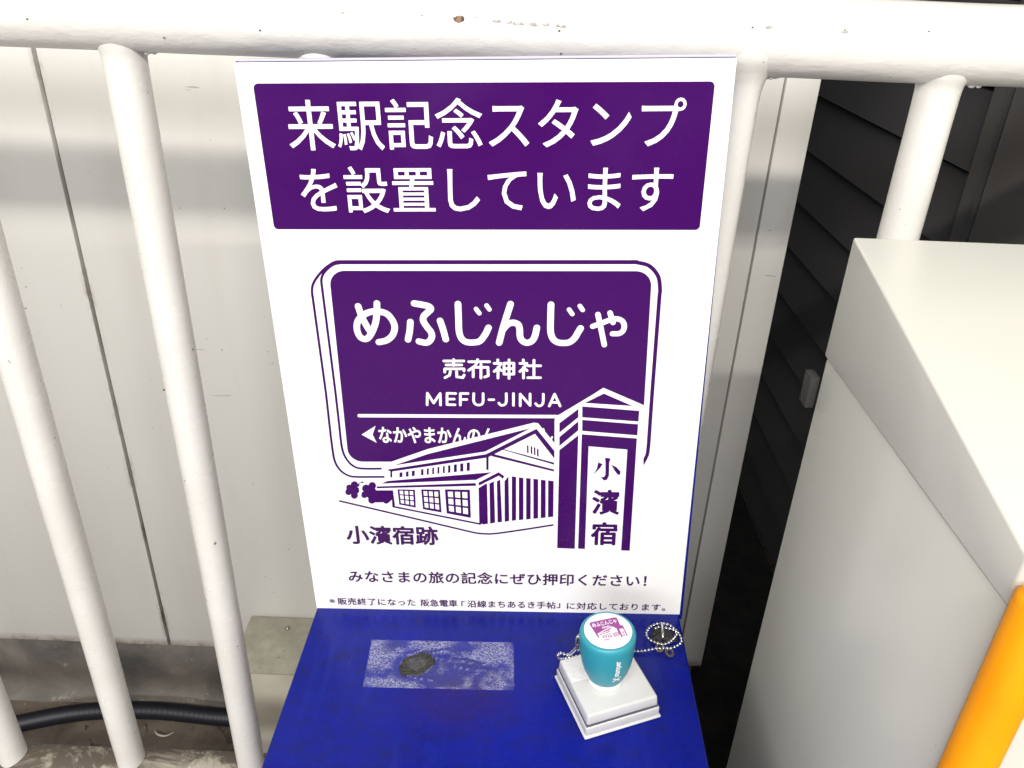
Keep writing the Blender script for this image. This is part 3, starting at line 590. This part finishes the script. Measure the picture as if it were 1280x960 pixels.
# low beige box against the plinth, hose, litter
jb = empty('beige_junction_box', 'low beige metal box with a stained top standing at the foot of the white wall', 'box', (-.18, .75, FZ))
rel(BM().box(-.334, -.03, .706, .80, FZ, -.8035, .003).out('body', 'beige', jb, auto=40), jb)
rel(BM().box(-.336, -.028, .704, .7985, -.8025, -.799, .001).out('top_plate', 'boxtop', jb, auto=40), jb)
rel(BM().lathe([(.003, 0), (.003, .0015), (.002, .0025), (.0, .0028)], (-.282, .778, -.799), 12).out('screw_head', 'steel', jb, smooth=True), jb)
pts = catmull([(-1.2, .60, FZ + .015), (-.95, .66, FZ + .015), (-.80, .715, FZ + .015), (-.70, .752, FZ + .015), (-.60, .783, FZ + .0155), (-.50, .790, FZ + .017), (-.40, .785, FZ + .0155), (-.345, .785, FZ + .0155), (-.3365, .785, FZ + .0155)], 60)
o = BM().tube(pts, .013, 14, rf=lambda t: .0122 + .0001 * math.sin(t * 480 * math.pi / 2.2)).out('corrugated_hose', 'hose', smooth=True)
o['label'] = 'black corrugated hose lying along the foot of the wall'; o['category'] = 'hose'
o = BM().tube(catmull([(-.488, .768, FZ + .003), (-.480, .761, FZ + .004), (-.469, .760, FZ + .003), (-.459, .767, FZ + .003)], 5), .0022, 8, rf=lambda t: .0004 + .0012 * math.sin(math.pi * min(1, t * 1.02))).out('litter_scrap', 'beige', smooth=True)
o['label'] = 'small white curved scrap of litter on the floor behind the railing'; o['category'] = 'litter'

# ================================================================ RAILING
rail = empty('white_railing', 'white painted tubular steel railing with thick top rail and round balusters', 'railing', (0, .55, -.80))
RY, RZ, RR = .55, -.0433, .0236
def hpipe(x0, x1, r, y, z, wob, seg=36, step=.012):
    bm = bmesh.new(); n = int((x1 - x0) / step); rings = []
    for i in range(n + 1):
        x = x0 + (x1 - x0) * i / n
        rings.append([bm.verts.new((x, y + math.cos(t) * r * k, z + math.sin(t) * r * k)) for t in [2 * math.pi * j / seg for j in range(seg)] for k in [1 + wob * noise.noise(Vector((x * 18, math.cos(t) * 1.5, math.sin(t) * 1.5)))]])
    for i in range(n):
        for j in range(seg): bm.faces.new((rings[i][j], rings[i][(j + 1) % seg], rings[i + 1][(j + 1) % seg], rings[i + 1][j]))
    bm.faces.new(rings[0]); bm.faces.new(rings[-1][::-1])
    b = BM(); b.b = bm; return b
def relr(o): return rel(o, rail)
top = relr(hpipe(-1.5, 1.0, RR, RY, RZ, .012).out('top_rail', 'rail_paint', rail, smooth=True))
low = relr(hpipe(-1.5, 1.0, .0240, RY, -.782, .03).out('lower_rail', 'grime', rail, smooth=True))
def patch(name, mt, x, th, lx, lt, seed):
    """an irregular chip lying on the curve of the top rail"""
    bm = bmesh.new(); vs = []
    for k in range(22):
        a_ = 2 * math.pi * k / 22; q = .55 + .7 * abs(noise.noise(Vector((math.cos(a_) * 2.2, math.sin(a_) * 2.2, seed))))
        t = th + lt * q * math.sin(a_); r = RR + .00035
        vs.append(bm.verts.new((x + lx * q * math.cos(a_), RY - math.cos(t) * r, RZ + math.sin(t) * r)))
    c = bm.verts.new((x, RY - math.cos(th) * (RR + .00045), RZ + math.sin(th) * (RR + .00045)))
    for k in range(22): bm.faces.new((vs[k], vs[(k + 1) % 22], c))
    b = BM(); b.b = bm; return relr(b.out(name, mt, top))
# positions along the rail and round it
patch('rust_chip', 'rust', -.0400, .20, .0048, .13, 3.1)
for x, t, lx, s in ((-.017, .19, .004, 1), (-.010, .18, .003, 12), (-.004, .16, .006, 2), (.005, .15, .0045, 5), (.012, .16, .003, 15), (.021, .14, .0045, 6), (-.110, .26, .003, 7), (-.062, .25, .0012, 8), (-.030, .27, .0015, 9), (.145, .30, .004, 4), (.19, .26, .003, 3)):
    patch('scuff_mark', 'scuff', x, t, lx, .055 if lx > .002 else .04, s)
for x, t in ((.135, .28), (.020, .02), (.022, -.55), (.24, .35), (-.16, -.25), (-.22, -.55), (.19, .30), (-.30, -.2)):
    patch('paint_pit', 'groove', x, t, .0009, .03, x * 30)
bz0, bz1 = -.766, -.058
BX = [-.630, -.5055, -.3815, -.2560, -.130, -.002, .1385, .2655, .390, .515]
src = None
for i, x in enumerate(BX):
    if src is None or i in (3, 6, 7):
        prof = [(.0150, bz0 - .012), (.0146, bz0 + .001), (.0136, bz0 + .005)] + [(.0136, bz0 + .02 + (bz1 - bz0 - .05) * k / 60) for k in range(61)]
        fl = {3: .0165, 6: .0200, 7: .0178}.get(i, .0142)
        prof += [(.0137, bz1 - .016), (.0139, bz1 - .012), (.0144, bz1 - .0085), (.5 * (.0146 + fl), bz1 - .0055), (fl - .0006, bz1 - .0025), (fl, bz1 + .002), (fl, bz1 + .012)]
        if i == 6: prof = prof[:-7] + [(.0138, bz1 - .023), (.0142, bz1 - .017), (.0151, bz1 - .012), (.0166, bz1 - .008), (.0188, bz1 - .004), (.0214, bz1 + .000), (.0232, bz1 + .004), (.0238, bz1 + .014)]
        o = BM().lathe([(r, zz + .4) for r, zz in prof], (0, 0, 0), 44, wob=.014).out('baluster', 'white_paint', rail, smooth=True)
        if src is None: src = o
    else:
        o = src.copy(); COL.objects.link(o); o.parent = rail
    o.location = (x, 0, .40); o.rotation_euler.z = i * 1.3 if i not in (3, 6, 7) else 0
for (x, dx) in ((-.2560, .019), (.2655, .021), (.1380, .020)):       # weld beads beside the joints
    b = BM()
    for k in range(5): b.ball((x + dx - .003 + .0016 * k, RY - .004 + .003 * random.random(), -.0668 + .0012 * random.random()), .0012 + .0010 * random.random(), 10, 7)
    relr(b.out('weld_bead', 'rail_paint', rail, smooth=True))

# ================================================================ BLUE STAMP STAND AND POSTER
O = Vector((-.15322309, .4958754, -.48469544))
XD = Vector((.99863481, -.01951339, .04845361)); TD = Vector((-.0195362436, -.999809149, 0.0)).normalized(); TN = XD.cross(-TD).normalized()
TD = TN.cross(-XD).normalized() * -1 if TN.cross(-XD).dot(TD) < 0 else TN.cross(-XD).normalized()
UP = Vector((-.04989189, .03772785, .99675202)).normalized(); PN = XD.cross(UP).normalized(); UP = PN.cross(XD).normalized()
def frame(o, x, y, z): return Matrix(((x.x, y.x, z.x, o.x), (x.y, y.y, z.y, o.y), (x.z, y.z, z.z, o.z), (0, 0, 0, 1)))
MP = frame(O + UP * .4194, XD, UP, PN)          # poster: origin at its top left, x right, y up, z to the viewer
MT = frame(O, XD, -TD, TN)                       # table: origin at the back left corner, x right, -y to the viewer, z up
stand = empty('blue_stamp_stand', 'royal blue painted stand with a flat shelf and upright board fixed to the railing', 'stand', mat=frame(Vector((O.x, O.y, FP)), XD, -TD, TN))
inv = stand.matrix_world.inverted()
def on(o, M):   # place a mesh written in frame M under the stand
    o.data.transform(inv @ M); return o
on(BM().prism([(0.0005, -.425), (.2995, -.425), (.2968, 0.0005), (0.0005, 0.0005)], 'z', -.0065, -.0004, .0006, 2).out('backboard', 'blue', stand, auto=40), MP)
on(BM().box(0.0, .2965, -.262, .0045, -.016, 0, .0016, 3).out('shelf', 'blue', stand, auto=40), MT)
on(BM().box(.018, .279, -.225, -.002, -.430, -.0165, .002, 2).out('column', 'blue', stand, auto=40), MT)

poster = empty('stamp_notice_poster', 'white laminated notice with purple heading band and station sign drawing on the blue board', 'poster', mat=MP)
BM().box(0, .297, -.4194, 0, -.0003, .0, 0).out('sheet', 'paper', poster)
BM().box(.003, .2965, .0004, .0017, -.0055, .0004, .0003, 2).out('laminate_edge', 'edge', poster)
COLI = {'w': 1, 'u': 0}
parts = {}; h = .02
for it in ART:
    kind, part, col = it[:3]
    pr = parts.setdefault(part, Print()); h += .0015; ci = COLI[col]
    if kind == 'P': pr.poly(it[3], h, ci)
    elif kind == 'R': pr.poly([(p.x, p.y) for p in roundrect(it[3], it[4])], h, ci)
    elif kind == 'S':
        w, sm, pts = it[3], it[4], it[5]
        if sm and len(pts) > 2: pr.ribbon([(p.x, p.y) for p in catmull([(x, y, 0) for x, y in pts], 7)], w, h, ci)
        else:
            for a_, b_ in zip(pts, pts[1:]):
                if len(pts) > 6 : h += .0004
                else: h += .001
                pr.ribbon([a_, b_], w, h, ci)
    elif kind == 'T': h += .006; pr.text(it[3], it[4], it[5], it[6], it[7], it[8], it[9], h - .0055, ci)
for k, pr in parts.items(): pr.out(k, ['inkp' if k in ('caption_lettering', 'invitation_lettering', 'note_lettering') else 'ink', 'paper'], poster)

# ================================================================ THINGS ON THE SHELF (all in the table frame MT: u right, v towards the viewer, w up)
def TP(u, v, w=0): return MT @ Vector((u, -v, w))
def tframe(u, v, w=0, rot=0): return MT @ Matrix.Translation((u, -v, w)) @ Matrix.Rotation(rot, 4, 'Z')
# ink pad case
PU, PV, PR = .2324, .0838, math.radians(20.6)
case = empty('ink_pad_case', 'square glossy light grey plastic pad case under the teal stamp', 'pad case', mat=tframe(PU, PV, 0, PR))
s = .0290
BM().box(-s, s, -s, s, .0002, .0022, .0009, 2).out('base_flange', 'pad', case, auto=50)
BM().box(-s + .0011, s - .0011, -s + .0011, s - .0011, .0022, .0102, .0012, 3).out('base', 'pad', case, auto=50)
BM().box(-s + .0018, s - .0018, -s + .0018, s - .0018, .0102, .0110, 0).out('seam_gap', 'seam', case)
s2 = .0270
bm = BM(); bm.prism([(-s2, -s2), (s2, -s2), (s2, s2), (-s2, s2)], 'z', .0110, .0200)
for v in bm.b.verts:
    if v.co.z > .015: v.co.x *= .972; v.co.y *= .972
bmesh.ops.bevel(bm.b, geom=list(bm.b.edges), offset=.0016, segments=3, affect='EDGES', profile=.5)
bm.out('lid', 'pad', case, auto=50)
b = BM(); n_ = 26; W_ = .0205; gx = [[b.b.verts.new((-.0255 + .024 * i / n_, .0035 + .0215 * j / n_, .02005 + (.0006 * abs(noise.noise(Vector((i * .55, j * .55, 3)))) + .00005) * min(1, min(i, j, n_ - i, n_ - j) / 2))) for j in range(n_ + 1)] for i in range(n_ + 1)]
for i in range(n_):
    for j in range(n_): b.b.faces.new((gx[i][j], gx[i + 1][j], gx[i + 1][j + 1], gx[i][j + 1]))
b.out('crinkled_film', 'crinkle', case, smooth=True)

# stamp
SU, SV = .2308, .0850
stamp = empty('rubber_stamp', 'teal plastic hand stamp with round white label standing on the pad case', 'stamp', mat=tframe(SU, SV, .0202, 0))
prof = [(.0118, .0050), (.0128, .0054), (.0139, .0084), (.0158, .0130), (.0173, .0190), (.0184, .0260), (.0190, .0330), (.0193, .0400), (.0194, .0430), (.0190, .0447), (.0181, .0458), (.0170, .0462), (.0166, .0458)]
BM().lathe(prof, seg=56).out('handle', 'teal', stamp, smooth=True)
BM().lathe([(.0116, 0), (.0124, .0006), (.0126, .0046), (.0122, .0052)], seg=40).out('collar', 'collar', stamp, smooth=False, auto=40)
BM().lathe([(.0164, .04585), (.0164, .0463), (.0158, .04645)], seg=56).out('label', 'label', stamp, auto=30)
pr = Print(); hh = 0
Rl = math.radians(17)
def lf(x, y, h_, R=Rl):
    x, y = x * math.cos(R) + y * math.sin(R), -x * math.sin(R) + y * math.cos(R); return (x / 1000, -y / 1000, .04650 + h_ / 1000)
pr.poly([(p.x, p.y) for p in roundrect([(-10.5, -10), (10, -10), (9.3, 5.5), (-8.8, 5.5)], 1.8)], .01, 0)
pr.text('めふじんじゃ', -9, 8.6, -8.6, -4.8, None, .02, .03, 1)
pr.text('売布神社', -3.2, 3.0, -3.9, -2.0, None, .02, .03, 1)
pr.poly([(-8, 1.2), (-2, -1.0), (4, -2.4), (6, 0), (6, 9), (-8, 6)], .04, 1)
pr.poly([(-7, 1.5), (-1, -.4), (4, -1.8), (0.5, .6)], .06, 0); pr.poly([(-7.5, 2.4), (1.0, 1.2), (1.0, 1.9), (-7.5, 3.0)], .06, 0)
pr.poly([(-6, 4.0), (.6, 3.2), (.6, 3.8), (-6, 4.6)], .06, 0)
for k in range(4): pr.poly([(-5.6 + k * 1.7, 4.9), (-4.6 + k * 1.7, 4.8), (-4.6 + k * 1.7, 6.2 + .2 * k), (-5.6 + k * 1.7, 6.0 + .2 * k)], .06, 0)
for k in range(6): pr.poly([(1.7 + k * .75, 3.2), (2.1 + k * .75, 3.25), (2.1 + k * .75, 7.3 - .1 * k), (1.7 + k * .75, 7.3 - .1 * k)], .06, 0)
pr.poly([(6.3, -1.2), (8.2, -2.6), (11.2, -1.2), (11.0, 8.6), (6.4, 8.4)], .07, 0); pr.poly([(7.6, 1.2), (10.3, 1.3), (10.2, 8.7), (7.6, 8.6)], .09, 1)
for k, ch in enumerate('小濱宿'): pr.text(ch, 8.0, 9.9, 1.6 + 2.3 * k, 3.5 + 2.3 * k, None, .01, .11, 0)
pr.text('小濱宿跡', -7, -2, 7.3, 8.6, None, .01, .06, 0); pr.text('スタンプ', -5, 1.0, 10.6, 11.8, None, .01, .06, 0)
pr.out('label_print', ['magenta', 'label'], stamp, lf)
# maker's word running up the side of the handle
def prof_r(z):
    for (r0, z0), (r1, z1) in zip(prof, prof[1:]):
        if z0 <= z <= z1: return r0 + (r1 - r0) * (z - z0) / (z1 - z0)
    return .018
def wrapf(x, y, h_):
    z = .0150 + x / 1000; r = prof_r(z) + .00022 + h_ / 1000; t = math.radians(-69) + y / 1000 / .017
    return (r * math.cos(t), r * math.sin(t), z)
pr = Print(); pr.text('stamper', 5.2, 21.5, -2.1, 2.1, None, .035, 0, 0)
pr.ribbon([(k * .6, -2.4 + k * .8) for k in range(7)], 1.25, .004, 0); pr.ribbon([(3.6 - k * .6, -2.4 + k * .8) for k in range(7)], 1.25, .02, 0)
pr.out('maker_lettering', ['inkw'], stamp, wrapf)
# wire clip on the left of the handle with a link
b = BM(); cz = .0375
b.tube(catmull([(-.0185, .002, cz), (-.0200, .002, cz + .001), (-.0212, .001, cz - .001), (-.0215, 0, cz - .0045), (-.0206, -.001, cz - .0085), (-.0192, -.001, cz - .009)], 5), .00085, 8)
b.box(-.0199, -.0184, -.0016, .0030, cz - .010, cz + .0025, .0004)
b.out('cord_clip', 'steel', stamp, smooth=True)

# fixing blob, eye screw, washers
def unpix(u, v, w): return TP(u, v, w)
adh = empty('chain_anchor', 'lumpy black adhesive with a bent steel eye screw holding the chain on the blue shelf', 'fixing', mat=tframe(.2800, .0250, 0))
bm = bmesh.new(); bmesh.ops.create_icosphere(bm, subdivisions=4, radius=1)
for v in bm.verts:
    k = 1 + .28 * noise.noise(v.co * 2.3) + .10 * noise.noise(v.co * 7); k *= 1 + .18 * math.cos(3 * math.atan2(v.co.y, v.co.x) + .8); v.co = Vector((v.co.x * .0098 * k, v.co.y * .0088 * k, max(0.0002, v.co.z * .0040 * k)))
b = BM(); b.b = bm; b.out('adhesive', 'putty', adh, smooth=True)
BM().tube(catmull([(-.001, -.0060, .001), (-.0008, -.0055, .006), (-.0004, -.001, .0085), (-.0002, .004, .0085), (0, .0085, .006), (0, .009, .001)], 6), .0011, 10).out('eye_screw', 'chrome', adh, smooth=True)
for x, y, rx in ((-.0035, -.0125, .5), (.003, -.0175, .35)):
    M_ = Matrix.Translation((x, y, .0016)) @ Matrix.Rotation(rx, 4, 'X') @ Matrix.Rotation(.3 * x / .003, 4, 'Y')
    BM().lathe([(.0018, 0), (.0036, 0), (.0038, .0003), (.0036, .0008), (.0018, .0008), (.0018, 0)], seg=28, cap=False, M=M_).out('washer', 'dull', adh, auto=40)

# ball chain: along the shelf, twice round the anchor, behind the stamp to its clip
ROUTE = [(.2112, .0835, .0500), (.2100, .0790, .0430), (.2084, .0725, .0330), (.2066, .0675, .0250)] + [(.2052, .0659, .0222), (.2023, .0652, .0220), (.1998, .0640, .0218), (.1975, .0610, .0160), (.1990, .0560, .0070), (.2060, .0500, .0020), (.2190, .0460, .0016), (.2330, .0425, .0015), (.2460, .0408, .0015), (.2520, .0405, .0015)] + CH
pts = catmull([TP(*p) for p in ROUTE], 10)
dense = []; acc = 0; step = .00285; last = pts[0]; beads = [pts[0]]
for p in pts[1:]:
    seg = (p - last).length
    while acc + seg >= step:
        t = (step - acc) / seg; last = last.lerp(p, t); beads.append(last.copy()); seg = (p - last).length; acc = 0
    acc += seg; last = p
chain = empty('ball_chain', 'nickel ball chain looped twice round the black blob and leading to the teal stamp', 'chain', mat=MT @ Matrix.Translation((.2568, -.0416, 0)))
ci = chain.matrix_world.inverted()
o = BM().tube([ci @ p for p in pts[::2]], .00030, 6).out('chain_wire', 'steel', chain, smooth=True)
ball = None
for p in beads:
    if ball is None: ball = BM().ball((0, 0, 0), .00115, 12, 8).out('chain_ball', 'chrome', chain, smooth=True); o = ball
    else: o = ball.copy(); COL.objects.link(o); o.parent = chain
    o.location = ci @ p
b = BM(); L0 = ci @ TP(.2110, .0830, .0470); L1 = ci @ TP(.2098, .0775, .0400)
b.tube([L0.lerp(L1, .5) + (L1 - L0) * .62 * math.cos(t) + Vector((.0011 * math.sin(t), 0, .0005 * math.sin(t))) for t in [2 * math.pi * k / 20 for k in range(20)]], .0005, 6, closed=True)
b.out('coupling_link', 'steel', chain, smooth=True)

# strip of clear tape with a black lump showing through it
tape = empty('clear_tape', 'crinkled strip of clear tape stuck across the blue shelf over a dark lump', 'tape', mat=tframe(.1090, .0570, 0))
b = BM(); nx, ny = 110, 46; TWd, THt = .1115, .0465
def lump(x, y):
    d = math.hypot((x + .0178) / .0115, (y + .0010) / .0092); h_ = .0026 * max(0, 1 - max(0, d - .45) / .9) ** 1.6
    def crease(x0, y0, x1, y1, wd, ht):
        dx, dy = x1 - x0, y1 - y0; t = max(0, min(1, ((x - x0) * dx + (y - y0) * dy) / (dx * dx + dy * dy))); q = math.hypot(x - x0 - t * dx, y - y0 - t * dy)
        return ht * math.exp(-(q / wd) ** 2) * (.35 + .65 * math.sin(math.pi * min(1, t + .12)))
    h_ += crease(-.012, .010, .004, .015, .0013, 0.0020) + crease(.004, .015, .018, .006, .0013, 0.0018) + crease(-.006, .007, .012, .003, .0012, 0.0017) + crease(.010, .005, .034, .001, .0014, 0.0022) + crease(.012, -.002, .034, -.006, .0012, 0.0018) + crease(-.030, .008, -.014, .014, .0012, 0.0014) + crease(.018, -.014, .030, -.008, .001, 0.0011) + crease(-.022, -.012, -.004, -.016, .001, 0.0013)
    return h_ + .00012 * noise.noise(Vector((x * 260, y * 260, 0)))
g = []
for i in range(nx + 1):
    row = []
    for j in range(ny + 1):
        x = -TWd / 2 + TWd * i / nx; y = -THt / 2 + THt * j / ny
        if i in (0, nx): x += .0007 * noise.noise(Vector((0, y * 300, i)))
        y += .00045 * noise.noise(Vector((x * 90, j // ny, 5))) * (1 if j in (0, ny) else 0)
        x += -.0022 * (y / THt)
        row.append(b.b.verts.new((x, y, .0004 + max(0, lump(x, y)))))
    g.append(row)
for i in range(nx):
    for j in range(ny): b.b.faces.new((g[i][j], g[i + 1][j], g[i + 1][j + 1], g[i][j + 1]))
film = b.out('film', 'tape', tape, smooth=True)
at = film.data.attributes.new('air_and_glint', 'FLOAT', 'POINT')
for v in film.data.vertices:
    x, y = v.co.x, v.co.y; e = lump(x, y)
    d = math.hypot((x + .0178) / .0175, (y + .0010) / .0140)
    k = min(1, max(0, (d - .95) / .25))                                   # clear ring round the lump
    k *= 1 - min(1, max(0, (e - .00035) / .0004))                           # clear over the creases
    nz_ = noise.noise(Vector((x * 55, y * 75, 2.2))) + .35 * noise.noise(Vector((x * 160, y * 200, 7)))
    low = max(0, 1 - math.hypot((x + .004) / .030, (y + .014) / .010))        # pressed down flat here
    low = max(low, 1 - math.hypot((x - .022) / .022, (y + .002) / .006))
    k *= min(1, max(0, .60 + 2.1 * nz_ - 2.2 * max(0, low) - .5 * max(0, -y / .023) * (1 if x < .02 else .5)))
    k = max(k, 1.4 * max(0, 1 - abs(e - .00046) / .00020) * (0.4 + .6 * min(1, max(0, (d - .6) / .3))))  # white crease flanks: highlight painted into the mask
    k *= min(1, .35 + (THt / 2 - abs(y)) / .0012) * min(1, .5 + (TWd / 2 - abs(x + .0022 * y / THt)) / .0015)
    at.data[v.index].value = k
lump_e = empty('black_adhesive_lump', 'flat black ridged lump of old adhesive under the clear tape', 'adhesive', mat=tframe(.0912, .0580, 0, .35))
bm = bmesh.new(); bmesh.ops.create_icosphere(bm, subdivisions=5, radius=1)
for v in bm.verts:
    c = v.co; rad = math.hypot(c.x, c.y); ang = math.atan2(c.y, c.x); sq = 1 + .13 * math.cos(2 * ang - .6) + .06 * math.cos(5 * ang + 1) + .08 * noise.noise(c * 3)
    rdg = .0008 * noise.noise(Vector((c.x * 3, c.y * 14, 1)))
    v.co = Vector((c.x * .0124 * sq, c.y * .0108 * sq, max(.0001, .0021 * min(1, max(0, c.z) * 2.4) + (rdg if c.z > .3 else 0))))
b = BM(); b.b = bm; b.out('lump', 'putty', lump_e, smooth=True)

# ================================================================ GREY CABINET WITH YELLOW GUARD
cab = empty('grey_machine_cabinet', 'light grey metal cabinet with sloping lid standing at the right in front of the railing', 'cabinet', (.2135, .262, FP))
relc = lambda o: rel(o, cab)
# profile in y, z of the lid: back y .500, front y .262
lid = [(.2610, -.2385), (.5005, -.2385), (.5005, -.1540), (.2610, -.2118)]
relc(BM().prism(lid, 'x', .2133, .86, .0016, 3).out('lid', 'grey', cab, auto=40))
relc(BM().box(.2148, .859, .2625, .4992, FP, -.2395, .0012, 2).out('body', 'grey', cab, auto=40))
relc(BM().box(.2165, .857, .264, .4975, -.2397, -.2383).out('lid_gasket', 'seam', cab))
relc(BM().prism([(.2420, FP + .05), (.8, FP + .05), (.8, -.265), (.2420, -.265)], 'y', .2598, .2630, .0008, 2).out('front_door', 'grey', cab, auto=40))
# rounded yellow corner guard
gx, gy, gr = .2172, .2480, .0106
o = relc(BM().lathe([(0.0, FP), (gr, FP), (gr, -.2245), (gr - .0012, -.2225), (gr - .004, -.2212), (0.0, -.2205)], (gx, gy, 0), 40, cap=False).out('corner_guard', 'yellow', cab, auto=50)); o['label'] = 'rounded yellow corner guard'
b = BM()
b.box(.2085, .2146, .5010, .5025, -.2800, -.2560, .0004); b.box(.2085, .2097, .5025, .5140, -.2800, -.2560, .0004); b.box(.2097, .2146, .5025, .5140, -.2575, -.2560, .0003)
relc(b.out('rear_bracket', 'bracket', cab, auto=40))
